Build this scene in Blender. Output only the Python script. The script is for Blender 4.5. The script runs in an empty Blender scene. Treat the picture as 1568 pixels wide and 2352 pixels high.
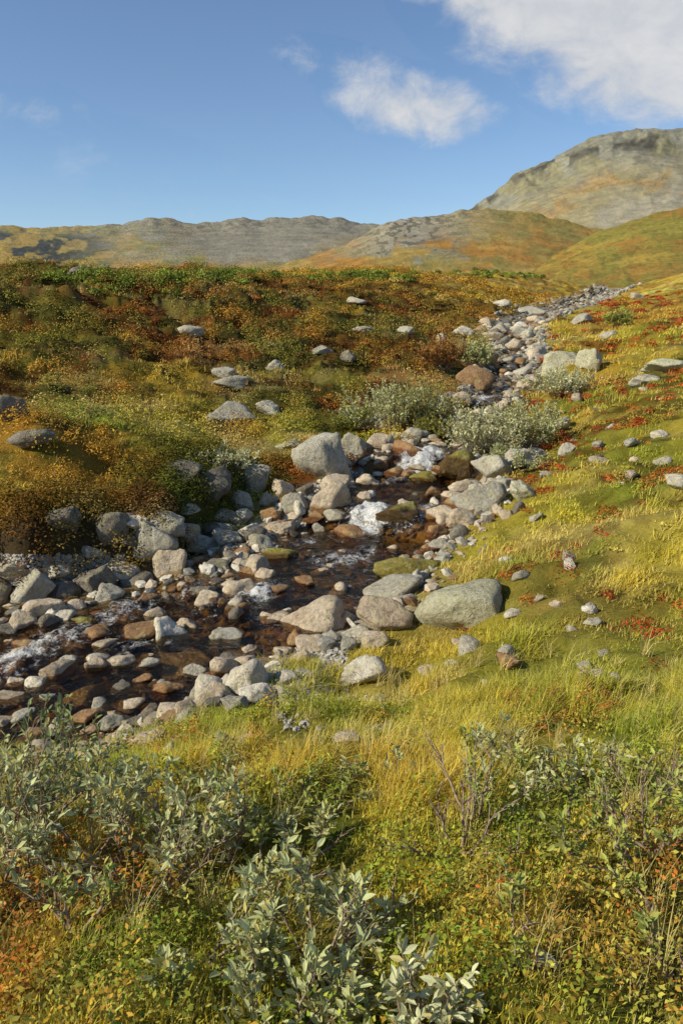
import bpy, bmesh, math, numpy as np
from mathutils import Vector
sc=bpy.context.scene
COL=sc.collection
R=np.random.default_rng(7)
# ---------------------------------------------------------------- bearings
F=1829.0; PIT=math.radians(14.0); CP,SP=math.cos(PIT),math.sin(PIT)
def ray(u,v):
    a=(np.asarray(u,float)-784)/F; b=(1176-np.asarray(v,float))/F
    return a, CP+b*SP, -SP+b*CP
def pol(u,v):
    dx,dy,dz=ray(u,v); h=np.hypot(dx,dy); return np.arctan2(dx,dy), dz/h
# ---------------------------------------------------------------- noise
def _h(ix,iy,iz,s):
    h=(ix*73856093)^(iy*19349663)^(iz*83492791)^(s*2654435)
    h&=0x7fffffff; h=((h>>15)^h)*0x2c1b3c6d; h&=0x7fffffff; h=((h>>12)^h)*0x297a2d39; h&=0x7fffffff
    h=(h>>15)^h
    return (h&0xffff)/65535.0
def vn2(x,y,s):
    ix=np.floor(x).astype(np.int64);iy=np.floor(y).astype(np.int64)
    fx=x-ix;fy=y-iy;fx=fx*fx*(3-2*fx);fy=fy*fy*(3-2*fy)
    a=_h(ix,iy,0,s);b=_h(ix+1,iy,0,s);c=_h(ix,iy+1,0,s);d=_h(ix+1,iy+1,0,s)
    return (a*(1-fx)+b*fx)*(1-fy)+(c*(1-fx)+d*fx)*fy
def vn(x,y,z,s=0):
    ix=np.floor(x).astype(np.int64);iy=np.floor(y).astype(np.int64);iz=np.floor(z).astype(np.int64)
    fx=x-ix;fy=y-iy;fz=z-iz
    fx=fx*fx*(3-2*fx);fy=fy*fy*(3-2*fy);fz=fz*fz*(3-2*fz)
    r=0
    for a in (0,1):
        wx=fx if a else 1-fx
        for b in (0,1):
            wy=fy if b else 1-fy
            for c in (0,1):
                wz=fz if c else 1-fz
                r=r+wx*wy*wz*_h(ix+a,iy+b,iz+c,s)
    return r
def fbm(x,y,z=None,o=4,s=0):
    flat=z is None or (np.isscalar(z) and z==0)
    x=np.asarray(x,float);y=np.asarray(y,float);z=0 if flat else np.zeros_like(x)+z
    t=0;A=1;T=0
    for i in range(o):
        t=t+A*(vn2(x,y,s+i*17) if flat else vn(x,y,z,s+i*17));T+=A;A*=.5;x=x*2.03+3.1;y=y*2.03+1.7
        if not flat: z=z*2.03+.9
    return t/T
def ss(a,b,x):
    t=np.clip((x-a)/(b-a),0,1);return t*t*(3-2*t)
def mixc(a,b,t): 
    return np.asarray(a)*(1-t[:,None])+np.asarray(b)*t[:,None]
# ---------------------------------------------------------------- stream + terrain model
ST=[(1440,662,110,1.2),(1360,690,78,1.0),(1300,705,62,1.0),(1185,745,43,.9),(1190,800,31,.6),(1165,850,25,.55),(1130,900,21,.5),
(1065,960,18,.5),(1010,1030,15,.6),(985,1062,14.2,.7),(965,1095,13.55,.9),(925,1140,12.7,1.0),(880,1180,11.9,1.05),(815,1235,10.95,1.1),(745,1290,9.8,1.05),
(670,1350,9.05,1.05),(550,1405,8.5,1.05),(390,1460,7.95,1.2),(210,1525,7.35,1.4),(0,1590,6.9,1.5),(-300,1650,6.4,1.5),(-800,1720,5.9,1.5)]
CT=[(100,1255,10.6),(-200,1255,10.6),(100,1130,11.4),(100,1020,13.5),(100,950,16),(100,880,19),(100,800,22),(100,720,25),(100,660,29),(100,640,32),
(100,650,45),(100,652,80),(500,650,60),(500,650,90),(900,640,100),(-300,655,40),(-300,660,80),(900,636,78),(1150,636,120),
(-300,1020,12.5),(-300,880,17),(-300,720,22),(-300,645,28),(250,1180,11.6),(250,1100,12.4),
(100,1335,9.6),(300,1250,10.9),(450,1185,12),(450,1060,13.8),(500,980,16.5),(500,880,21),(500,800,26),(500,720,31),(500,668,36),(500,640,41),
(600,1180,12),(700,1090,13.6),(700,1020,15.2),(850,980,17.5),(900,880,23),(900,800,30),(900,740,37),(900,690,45),(900,648,55),(900,630,62),
(1050,790,33),(1040,720,46),(1130,690,58),(1150,645,80),(1150,630,90),(1290,650,95),(1400,668,130),(1440,672,160),
(1568,1500,5.5),(1300,1500,6),(1000,1500,6.9),(1050,1440,7.5),(1000,1300,9.3),(1100,1150,12),(1300,1150,10.5),(1568,1150,9),(1568,1300,7.2),(1300,1300,8.2),
(1200,1000,16),(1400,1000,13.5),(1568,1000,12),(1300,900,20.5),(1450,900,17),(1568,900,15.5),(1350,800,29),(1568,800,23),(1400,740,38),(1568,740,33),
(1480,690,58),(1568,690,50),(1568,652,75),(1500,655,90),(1568,628,100),(1900,1500,5),(1900,1150,8),(1900,900,13),(1900,740,26),(1900,640,70),
(784,2352,1.55),(0,2352,1.55),(1568,2352,1.5),(784,2000,2.3),(784,1800,3.2),(784,1680,4.6),(784,1600,5.8),(784,1520,6.8),
(0,2000,2.3),(0,1830,3.4),(100,1780,4.4),(200,1720,5.3),(-400,1780,4.4),(1568,2000,2.1),(1568,1800,3.0),(1568,1650,3.9),(1200,1600,5),(1300,1700,3.9),
(1900,1800,2.8),(300,2000,2.3),(1200,2000,2.2),
(100,654,150),(500,652,150),(900,645,160),(1150,650,170),(1568,645,170),(-300,655,150),(1900,620,170)]
st=np.array(ST,float)
dx,dy,dz=ray(st[:,0],st[:,1]); SX=dx/dy*st[:,2];SY=st[:,2];SZ=dz/dy*st[:,2]
SZ=np.minimum.accumulate(SZ)
def catmull(A,n=9):
    A=np.array(A);P=np.vstack([2*A[0]-A[1],A,2*A[-1]-A[-2]]);o=[]
    for i in range(1,len(P)-2):
        for k in range(n):
            t=k/n;o.append(.5*((2*P[i])+(-P[i-1]+P[i+1])*t+(2*P[i-1]-5*P[i]+4*P[i+1]-P[i+2])*t*t+(-P[i-1]+3*P[i]-3*P[i+1]+P[i+2])*t**3))
    o.append(A[-1]);return np.array(o)
CL=catmull(np.c_[SX,SY,SZ,st[:,3]])
CL[:,2]=np.minimum.accumulate(CL[:,2])
TG=np.gradient(CL[:,:2],axis=0);TG/=np.linalg.norm(TG,axis=1)[:,None]
arc=np.r_[0,np.cumsum(np.linalg.norm(np.diff(CL[:,:2],axis=0),axis=1))]
for yk,amp_ in ((13.85,.17),(11.45,.16),(9.75,.09),(8.35,.06),(19.5,.12),(22.5,.12),(26,.12)):
    sk=arc[np.argmin(abs(CL[:,1]-yk))];uu=arc-sk
    CL[:,2]+=-amp_*np.tanh(uu/.1)*np.exp(-np.abs(uu)/.8)
CL[:,2]=np.minimum.accumulate(CL[:,2])
def stream(x,y):
    n=len(x);D=np.empty(n);I=np.empty(n,int);L=np.empty(n);W=np.empty(n);S=np.empty(n)
    A=CL[:-1,:2];B=CL[1:,:2];AB=B-A;l2=(AB**2).sum(1)
    for k in range(0,n,20000):
        px=x[k:k+20000,None]-A[None,:,0];py=y[k:k+20000,None]-A[None,:,1]
        t=np.clip((px*AB[:,0]+py*AB[:,1])/l2,0,1)
        d=(px-t*AB[:,0])**2+(py-t*AB[:,1])**2
        i=d.argmin(1);j=np.arange(len(i));tt=t[j,i]
        D[k:k+20000]=np.sqrt(d[j,i]);I[k:k+20000]=i
        L[k:k+20000]=CL[i,2]*(1-tt)+CL[i+1,2]*tt;W[k:k+20000]=CL[i,3]*(1-tt)+CL[i+1,3]*tt
        S[k:k+20000]=np.where(AB[i,0]*py[j,i]-AB[i,1]*px[j,i]<0,1,-1)
    return D,W,L,S,I
ct=np.array(CT,float)
dx,dy,dz=ray(ct[:,0],ct[:,1]);CX=dx/dy*ct[:,2];CY=ct[:,2];CZ=dz/dy*ct[:,2]
KX=np.r_[CX,SX];KY=np.r_[CY,SY];KZ=np.r_[CZ,SZ+.04]
def q(x,y):
    r=np.hypot(x,y);th=np.clip(np.arctan2(x,y),-.56,.56)
    return np.c_[th*3,np.log(np.clip(r,1.5,170))],r
KQ,KR=q(KX,KY);KF=KZ/KR
def tphi(d2): return .5*d2*np.log(d2+1e-12)
M=len(KQ)
d2=((KQ[:,None]-KQ[None])**2).sum(2);P=np.c_[np.ones(M),KQ]
A_=np.block([[tphi(d2)+np.eye(M)*3e-4,P],[P.T,np.zeros((3,3))]])
SOL=np.linalg.solve(A_,np.r_[KF,np.zeros(3)])
def base(x,y):
    Q,r=q(x,y);f=np.empty(len(x))
    for k in range(0,len(x),20000):
        qq=Q[k:k+20000];dd=((qq[:,None]-KQ[None])**2).sum(2)
        f[k:k+20000]=tphi(dd)@SOL[:M]+SOL[M]+qq@SOL[M+1:]
    return f*np.clip(r,1.5,170)
def bankmask(x,y,S): return (S>0)*(1-ss(-2.6,-1.3,x))*(1-ss(12.5,15,y))
def height0(x,y):
    b=base(x,y);r=np.hypot(x,y);D,W,L,S,I=stream(x,y)
    far=ss(12,28,r);vf=ss(35,60,r)
    veg=ss(.2,1.6,D-W);left=(S>0)
    mound=np.abs(fbm(x*.6+4,y*.6,0,3,6)-.5)*2
    bump=(fbm(x*.3,y*.3,0,4,3)-.5)*(.2+.9*far)*veg*(1-.4*vf)+(fbm(x*2.2,y*2.2,0,3,5)-.5)*(.16+.16*far*left)*(.35+veg)-(mound-.25)*1.25*far*veg*np.where(left,1,.35)*(1-.5*vf)
    bump=bump+(fbm(x*.95,y*.95,0,3,8)-.5)*.38*veg*ss(4.5,6.5,r)*(1-far)+(fbm(x*3.2,y*3.2,0,2,7)-.5)*.12*veg*(~left)*ss(4.5,6.5,r)
    b=b+bump*ss(.6,2.5,r)
    nb=fbm(x*.9,y*.9,0,3,9)-.5
    bm=bankmask(x,y,S);e=D-W+nb*.9
    b=b+bm*(.65*ss(1.05,1.4,e)-.12*(1-ss(1.05,1.4,e)))
    dn=D/(W*(1+.6*nb))
    bed=L-.2*(1-np.clip(dn,0,1)**2)+(dn>1)*np.minimum((dn-1)*.16,.12)
    w=ss(1.0,1.8,dn)
    z=bed*(1-w)+b*w+(fbm(x*6,y*6,0,2,11)-.5)*.07*(1-w)
    return z,D,W,L,S,I,dn
th=np.radians(np.r_[-180:-90:6,-90:-36:2.5,-36:-33.3:.6,np.arange(-33,33.01,.1),33.6:36:.6,36:90:2.5,90:180.1:6])
LR0,LR1=math.log(1.15),math.log(130);NR=560
rr=np.r_[.02,.3,.6,.9,np.exp(np.linspace(LR0,LR1,NR)),np.geomspace(134,240,22),np.geomspace(300,3000,12)]
TH,RR=np.meshgrid(th,rr);GX=(np.sin(TH)*RR).ravel();GY=(np.cos(TH)*RR).ravel()
G=height0(GX,GY);GZ=np.where(RR.ravel()<1.5,-1.64,G[0])
tsel=np.where((th>=math.radians(-33.01))&(th<=math.radians(33.02)))[0];T0=th[tsel[0]];DT=math.radians(.1)
ZG=GZ.reshape(TH.shape)[4:4+NR][:,tsel]
def hz(x,y):
    ti=(np.arctan2(x,y)-T0)/DT;ri=(np.log(np.hypot(x,y)+1e-9)-LR0)/(LR1-LR0)*(NR-1)
    ti=np.clip(ti,0,len(tsel)-1.001);ri=np.clip(ri,0,NR-1.001);a=ti.astype(int);b=ri.astype(int);fa=ti-a;fb=ri-b
    return (ZG[b,a]*(1-fa)+ZG[b,a+1]*fa)*(1-fb)+(ZG[b+1,a]*(1-fa)+ZG[b+1,a+1]*fa)*fb
def height(x,y):
    D,W,L,S,I=stream(x,y);nb=fbm(x*.9,y*.9,0,3,9)-.5
    return hz(x,y),D,W,L,S,I,D/(W*(1+.6*nb)),np.where(bankmask(x,y,S)>.3,D-W+nb*.9,9)
RS=np.geomspace(1.2,129,420)
def cast(us,vs):
    us=np.atleast_1d(us).astype(float);vs=np.atleast_1d(vs).astype(float)
    dx,dy,dz=ray(us,vs);h=np.hypot(dx,dy)
    X=dx[:,None]/h[:,None]*RS;Y=dy[:,None]/h[:,None]*RS;Z=dz[:,None]/h[:,None]*RS
    H=hz(X.ravel(),Y.ravel()).reshape(X.shape)
    hit=(Z-H)<0;i=np.where(hit.any(1),hit.argmax(1),len(RS)-1);i=np.maximum(i,1);j=np.arange(len(us))
    g1=(Z-H)[j,i];g0=(Z-H)[j,i-1];t=np.clip(g0/(g0-g1+1e-9),0,1)
    return np.c_[X[j,i-1]*(1-t)+X[j,i]*t,Y[j,i-1]*(1-t)+Y[j,i]*t,H[j,i-1]*(1-t)+H[j,i]*t]
# ---------------------------------------------------------------- colour zones
GOLD=(.58,.32,.04);RUST=(.37,.135,.024);DKB=(.13,.066,.02);OLV=(.26,.235,.035);STRAW=(.74,.57,.20);YG=(.58,.48,.055);GRN=(.28,.34,.035);RED=(.58,.06,.02)
def zone(x,y,pre=None):
    r=np.hypot(x,y)
    D,W,L,S,I=stream(x,y) if pre is None else pre
    n1=fbm(x*.22,y*.22,0,4,21);n2=fbm(x*.9,y*.9,0,4,22);n3=fbm(x*3.1,y*3.1,0,3,23);n4=fbm(x*.5+9,y*.5,0,4,24)
    left=(S>0)
    up=ss(16,25,r)*(1-ss(2,14,x))
    lc=mixc(GOLD,RUST,ss(.40,.56,n2*.6+n1*.4+.09*up-.01));lc=mixc(lc,DKB,ss(.45,.58,n3*.4+n4*.6)*(.35+.6*up))
    lc=mixc(lc,OLV,ss(.46,.57,n4*.5+n3*.5)*.85)
    mead=(1-ss(14,20,r));lc=mixc(lc,mixc(YG,GRN,ss(.4,.6,n2)),mead*ss(.36,.55,n4)*.8)
    lc=mixc(lc,GOLD,ss(36,58,r)*.6)
    gp_=ss(.5,.6,fbm(x*.35+3,y*.8,0,4,25))*(1-.5*up);lc=mixc(lc,mixc(YG,STRAW,ss(.4,.6,n2)),gp_*.6)
    rc=mixc(YG,STRAW,ss(.38,.62,n2)*.55);rc=mixc(rc,GRN,ss(.43,.6,n4)*.75)
    rc=mixc(rc,GOLD,(.2+.8*ss(10,28,r))*ss(.3,.6,n1)*.8)
    rp=ss(.48,.57,n3*.3+n4*.4+n2*.3)*ss(5,7.5,r);rc=mixc(rc,RUST,rp*.25)
    near=1-ss(3.5,5.5,r)
    nc=mixc(mixc(GRN,YG,ss(.3,.55,n3)),GOLD,ss(.5,.66,n2)*.5)
    br=ss(.3,1.2,x)*(1-ss(2.0,3.2,r));nc=mixc(nc,(.38,.29,.08),br*.5)
    rc=mixc(rc,nc,near)
    c=np.where(left[:,None],lc,rc)
    heath=np.where(left,(.45+.52*ss(12,17,r)-.2*mead*(n4>.5))*(1-.55*gp_),.03+.95*rp*(.12+.88*ss(1.8,4,x))+.05*near*ss(.5,.65,n2))
    return c,heath,rp
# ---------------------------------------------------------------- mesh helpers
def mk(name,V,Fa,cols=None,mat=None,smooth=True,link=True,attr=None):
    V=np.ascontiguousarray(V,dtype=np.float32);Fa=np.ascontiguousarray(Fa,dtype=np.int32)
    me=bpy.data.meshes.new(name);n,k=Fa.shape
    me.vertices.add(len(V));me.vertices.foreach_set("co",V.ravel())
    me.loops.add(n*k);me.loops.foreach_set("vertex_index",Fa.ravel())
    me.polygons.add(n);me.polygons.foreach_set("loop_start",np.arange(0,n*k,k,dtype=np.int32))
    try: me.polygons.foreach_set("loop_total",np.full(n,k,dtype=np.int32))
    except Exception: pass
    me.polygons.foreach_set("use_smooth",np.full(n,smooth))
    me.update(calc_edges=True)
    if cols is not None:
        a=me.attributes.new("col",'FLOAT_COLOR','POINT');c=np.ones((len(V),4),np.float32);c[:,:3]=cols;a.data.foreach_set("color",c.ravel())
    if attr is not None:
        for kx,vv in attr.items():
            a=me.attributes.new(kx,'FLOAT','POINT');a.data.foreach_set("value",np.ascontiguousarray(vv,dtype=np.float32))
    if mat: me.materials.append(mat)
    if not link: return me
    o=bpy.data.objects.new(name,me);COL.objects.link(o);return o
def gridfaces(nr,nc):
    i=np.arange(nr-1)[:,None]*nc+np.arange(nc-1)[None];i=i.ravel()
    return np.c_[i,i+1,i+nc+1,i+nc]
def tag(o,**k):
    for a,b in k.items(): o[a]=b
# ---------------------------------------------------------------- materials
def newmat(n):
    m=bpy.data.materials.new(n);m.use_nodes=True;nt=m.node_tree;nt.nodes.clear()
    return m,nt,nt.nodes.new('ShaderNodeOutputMaterial')
def nd(nt,t,**k):
    n=nt.nodes.new(t)
    for a,b in k.items(): setattr(n,a,b)
    return n
def mth(nt,op,a,b=None,clamp=False):
    n=nd(nt,'ShaderNodeMath',operation=op,use_clamp=clamp)
    for i,v in enumerate((a,b)):
        if v is None: continue
        if isinstance(v,(int,float)): n.inputs[i].default_value=v
        else: nt.links.new(v,n.inputs[i])
    return n.outputs[0]
def mixn(nt,f,a,b,bt='MIX'):
    n=nd(nt,'ShaderNodeMix',data_type='RGBA',blend_type=bt)
    for s,v in ((0,f),(6,a),(7,b)):
        if isinstance(v,(int,float)): n.inputs[s].default_value=v
        elif isinstance(v,tuple): n.inputs[s].default_value=(*v,1) if len(v)==3 else v
        else: nt.links.new(v,n.inputs[s])
    return n.outputs[2]
def noisen(nt,vec,scale,detail=5,rough=.6,dist=0):
    n=nd(nt,'ShaderNodeTexNoise');n.inputs['Scale'].default_value=scale;n.inputs['Detail'].default_value=detail;n.inputs['Roughness'].default_value=rough;n.inputs['Distortion'].default_value=dist
    if vec is not None: nt.links.new(vec,n.inputs['Vector'])
    return n.outputs[0]
def rampn(nt,f,a,b):
    n=nd(nt,'ShaderNodeMapRange');n.inputs[1].default_value=a;n.inputs[2].default_value=b;nt.links.new(f,n.inputs[0]);return n.outputs[0]
def groundmat(name,s1,s2,bump,dist,lo=.55,hi=1.35):
    m,nt,out=newmat(name);at=nd(nt,'ShaderNodeAttribute',attribute_name='col');tc=nd(nt,'ShaderNodeTexCoord')
    a=noisen(nt,tc.outputs['Object'],s1);b=noisen(nt,tc.outputs['Object'],s2,6,.7)
    s=mth(nt,'ADD',mth(nt,'MULTIPLY',a,.5),mth(nt,'MULTIPLY',b,.5))
    g=nd(nt,'ShaderNodeMapRange');nt.links.new(s,g.inputs[0]);g.inputs[1].default_value=.35;g.inputs[2].default_value=.65;g.inputs[3].default_value=lo;g.inputs[4].default_value=hi
    vm=nd(nt,'ShaderNodeVectorMath',operation='SCALE');nt.links.new(at.outputs['Color'],vm.inputs[0]);nt.links.new(g.outputs[0],vm.inputs['Scale'])
    bs=nd(nt,'ShaderNodeBsdfPrincipled');bs.inputs['Roughness'].default_value=.95;bs.inputs['Specular IOR Level'].default_value=.1
    nt.links.new(vm.outputs[0],bs.inputs['Base Color'])
    bp=nd(nt,'ShaderNodeBump');bp.inputs['Strength'].default_value=bump;bp.inputs['Distance'].default_value=dist
    nt.links.new(s,bp.inputs['Height']);nt.links.new(bp.outputs[0],bs.inputs['Normal']);nt.links.new(bs.outputs[0],out.inputs[0])
    return m
def leafmat(name,tr=.35,rough=.6,spec=.25):
    m,nt,out=newmat(name);at=nd(nt,'ShaderNodeAttribute',attribute_name='col')
    d=nd(nt,'ShaderNodeBsdfPrincipled');d.inputs['Roughness'].default_value=rough;d.inputs['Specular IOR Level'].default_value=spec
    t=nd(nt,'ShaderNodeBsdfTranslucent');mx=nd(nt,'ShaderNodeMixShader');mx.inputs[0].default_value=tr
    nt.links.new(at.outputs['Color'],d.inputs['Base Color']);nt.links.new(at.outputs['Color'],t.inputs[0])
    nt.links.new(d.outputs[0],mx.inputs[1]);nt.links.new(t.outputs[0],mx.inputs[2]);nt.links.new(mx.outputs[0],out.inputs[0]);return m
M_ground=groundmat('ground_cover_soil',3.0,26.0,.9,.06)
M_hill=groundmat('hill_heath',.06,.5,1.0,3.5,.62,1.28)
M_grass=leafmat('grass_blade',.3,.6,.2)
M_heath=leafmat('heath_leaf',.2,.7,.15)
M_willow=leafmat('willow_leaf',.25,.6,.2)
def barkmat():
    m,nt,out=newmat('willow_bark');tc=nd(nt,'ShaderNodeTexCoord');a=noisen(nt,tc.outputs['Object'],60)
    bs=nd(nt,'ShaderNodeBsdfPrincipled');bs.inputs['Roughness'].default_value=.85
    nt.links.new(mixn(nt,rampn(nt,a,.35,.65),(.15,.09,.055),(.42,.31,.21)),bs.inputs['Base Color']);nt.links.new(bs.outputs[0],out.inputs[0]);return m
M_bark=barkmat()
def rockmat():
    m,nt,out=newmat('boulder_rock');oi=nd(nt,'ShaderNodeObjectInfo');tc=nd(nt,'ShaderNodeTexCoord')
    geo=nd(nt,'ShaderNodeNewGeometry')
    vec=geo.outputs['Position']
    a=noisen(nt,vec,3.5,6,.65);b=noisen(nt,vec,22,6,.7);c=noisen(nt,vec,90,3,.7)
    base=mixn(nt,rampn(nt,a,.35,.68),oi.outputs['Color'],(.74,.68,.60,1),'MULTIPLY')
    g=nd(nt,'ShaderNodeMapRange');nt.links.new(mth(nt,'ADD',mth(nt,'MULTIPLY',b,.6),mth(nt,'MULTIPLY',c,.4)),g.inputs[0]);g.inputs[1].default_value=.36;g.inputs[2].default_value=.64;g.inputs[3].default_value=.6;g.inputs[4].default_value=1.34
    vm=nd(nt,'ShaderNodeVectorMath',operation='SCALE');nt.links.new(base,vm.inputs[0]);nt.links.new(g.outputs[0],vm.inputs['Scale'])
    li=noisen(nt,vec,9,5,.6);base2=mixn(nt,mth(nt,'MULTIPLY',rampn(nt,li,.55,.62),.4),vm.outputs[0],(.50,.47,.22))
    l2=noisen(nt,vec,14,4,.7);base2=mixn(nt,mth(nt,'MULTIPLY',rampn(nt,l2,.59,.67),.55),base2,(.10,.085,.065))
    sp=nd(nt,'ShaderNodeSeparateXYZ');nt.links.new(tc.outputs['Generated'],sp.inputs[0])
    wh=mth(nt,'ADD',sp.outputs[2],mth(nt,'MULTIPLY',mth(nt,'SUBTRACT',a,.5),.35))
    wet=mth(nt,'MULTIPLY',mth(nt,'SUBTRACT',oi.outputs['Alpha'],wh),10,True)
    base3=mixn(nt,wet,base2,mixn(nt,1.0,base2,(.42,.27,.13),'MULTIPLY'))
    bs=nd(nt,'ShaderNodeBsdfPrincipled');nt.links.new(base3,bs.inputs['Base Color'])
    nt.links.new(mth(nt,'SUBTRACT',.88,mth(nt,'MULTIPLY',wet,.66)),bs.inputs['Roughness']);bs.inputs['Specular IOR Level'].default_value=.4
    bp=nd(nt,'ShaderNodeBump');bp.inputs['Strength'].default_value=1.0;bp.inputs['Distance'].default_value=.05
    nt.links.new(mth(nt,'ADD',b,mth(nt,'MULTIPLY',a,1.2)),bp.inputs['Height']);nt.links.new(bp.outputs[0],bs.inputs['Normal']);nt.links.new(bs.outputs[0],out.inputs[0]);return m
M_rock=rockmat()
def pebmat():
    m,nt,out=newmat('pebble_rock');at=nd(nt,'ShaderNodeAttribute',attribute_name='col');g=nd(nt,'ShaderNodeNewGeometry')
    b=noisen(nt,g.outputs['Position'],30,5,.7)
    c=mixn(nt,rampn(nt,b,.35,.65),mixn(nt,1.0,at.outputs['Color'],(.6,.58,.55),'MULTIPLY'),at.outputs['Color'])
    bs=nd(nt,'ShaderNodeBsdfPrincipled');bs.inputs['Roughness'].default_value=.75;nt.links.new(c,bs.inputs['Base Color'])
    bp=nd(nt,'ShaderNodeBump');bp.inputs['Strength'].default_value=.6;bp.inputs['Distance'].default_value=.02;nt.links.new(b,bp.inputs['Height']);nt.links.new(bp.outputs[0],bs.inputs['Normal'])
    nt.links.new(bs.outputs[0],out.inputs[0]);return m
M_peb=pebmat()
def watermat():
    m,nt,out=newmat('stream_water');g=nd(nt,'ShaderNodeNewGeometry')
    a=noisen(nt,g.outputs['Position'],6,4,.6,.5);b=noisen(nt,g.outputs['Position'],24,3,.6)
    bp=nd(nt,'ShaderNodeBump');bp.inputs['Strength'].default_value=.8;bp.inputs['Distance'].default_value=.07
    nt.links.new(mth(nt,'ADD',a,mth(nt,'MULTIPLY',b,.35)),bp.inputs['Height'])
    tr=nd(nt,'ShaderNodeBsdfTransparent');tr.inputs[0].default_value=(.66,.53,.33,1)
    gl=nd(nt,'ShaderNodeBsdfGlossy');gl.inputs['Roughness'].default_value=.06;gl.inputs[0].default_value=(.95,.92,.85,1);nt.links.new(bp.outputs[0],gl.inputs['Normal'])
    fr=nd(nt,'ShaderNodeFresnel');fr.inputs[0].default_value=1.33;nt.links.new(bp.outputs[0],fr.inputs['Normal'])
    mx=nd(nt,'ShaderNodeMixShader');nt.links.new(mth(nt,'MULTIPLY',fr.outputs[0],.8),mx.inputs[0]);nt.links.new(tr.outputs[0],mx.inputs[1]);nt.links.new(gl.outputs[0],mx.inputs[2])
    at=nd(nt,'ShaderNodeAttribute',attribute_name='foam')
    fn=noisen(nt,g.outputs['Position'],20,8,.8,1.0);f2=noisen(nt,g.outputs['Position'],6,3,.6,.6)
    s=mth(nt,'ADD',mth(nt,'MULTIPLY',mth(nt,'SUBTRACT',fn,.5),3.4),mth(nt,'MULTIPLY',mth(nt,'SUBTRACT',f2,.5),2.0))
    fm=mth(nt,'MULTIPLY',mth(nt,'SUBTRACT',mth(nt,'ADD',at.outputs['Fac'],s),.55),1.4,True)
    df=nd(nt,'ShaderNodeBsdfPrincipled');df.inputs['Base Color'].default_value=(.9,.89,.86,1);df.inputs['Roughness'].default_value=.5
    tl=nd(nt,'ShaderNodeBsdfTranslucent');tl.inputs[0].default_value=(.9,.9,.88,1);dm=nd(nt,'ShaderNodeMixShader');dm.inputs[0].default_value=.3;nt.links.new(df.outputs[0],dm.inputs[1]);nt.links.new(tl.outputs[0],dm.inputs[2])
    m2=nd(nt,'ShaderNodeMixShader');nt.links.new(mth(nt,'MULTIPLY',fm,.94),m2.inputs[0]);nt.links.new(mx.outputs[0],m2.inputs[1]);nt.links.new(dm.outputs[0],m2.inputs[2]);nt.links.new(m2.outputs[0],out.inputs[0]);return m
M_water=watermat()
# ---------------------------------------------------------------- ground sheet
_,D,W,L,S,I,dn=G;x,y=GX,GY
c,hw,_=zone(x,y,(D,W,L,S,I))
n=fbm(x*7,y*7,0,3,31);g=mixc((.24,.20,.14),(.50,.45,.36),n)
bedc=mixc((.10,.07,.028),(.38,.26,.10),ss(.38,.64,fbm(x*4,y*4,0,4,33)))
wg=(1-ss(1.15,1.6,dn+.7*(fbm(x*1.1,y*1.1,0,3,35)-.5)))
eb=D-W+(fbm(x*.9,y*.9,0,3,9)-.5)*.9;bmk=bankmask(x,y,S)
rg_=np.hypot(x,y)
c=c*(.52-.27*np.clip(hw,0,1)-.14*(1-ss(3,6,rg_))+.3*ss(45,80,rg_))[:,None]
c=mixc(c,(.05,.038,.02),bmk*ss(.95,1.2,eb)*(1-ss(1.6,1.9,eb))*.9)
wg=np.maximum(wg,bmk*(1-ss(.95,1.2,eb)))
c=c*(1-wg[:,None])+g*wg[:,None];wb=1-ss(.85,1.05,dn);c=c*(1-wb[:,None])+bedc*wb[:,None]
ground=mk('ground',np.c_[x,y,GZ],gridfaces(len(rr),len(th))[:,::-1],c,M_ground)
tag(ground,kind='structure',label='heath and grass covered valley ground cut by a stream',category='ground')
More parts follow.
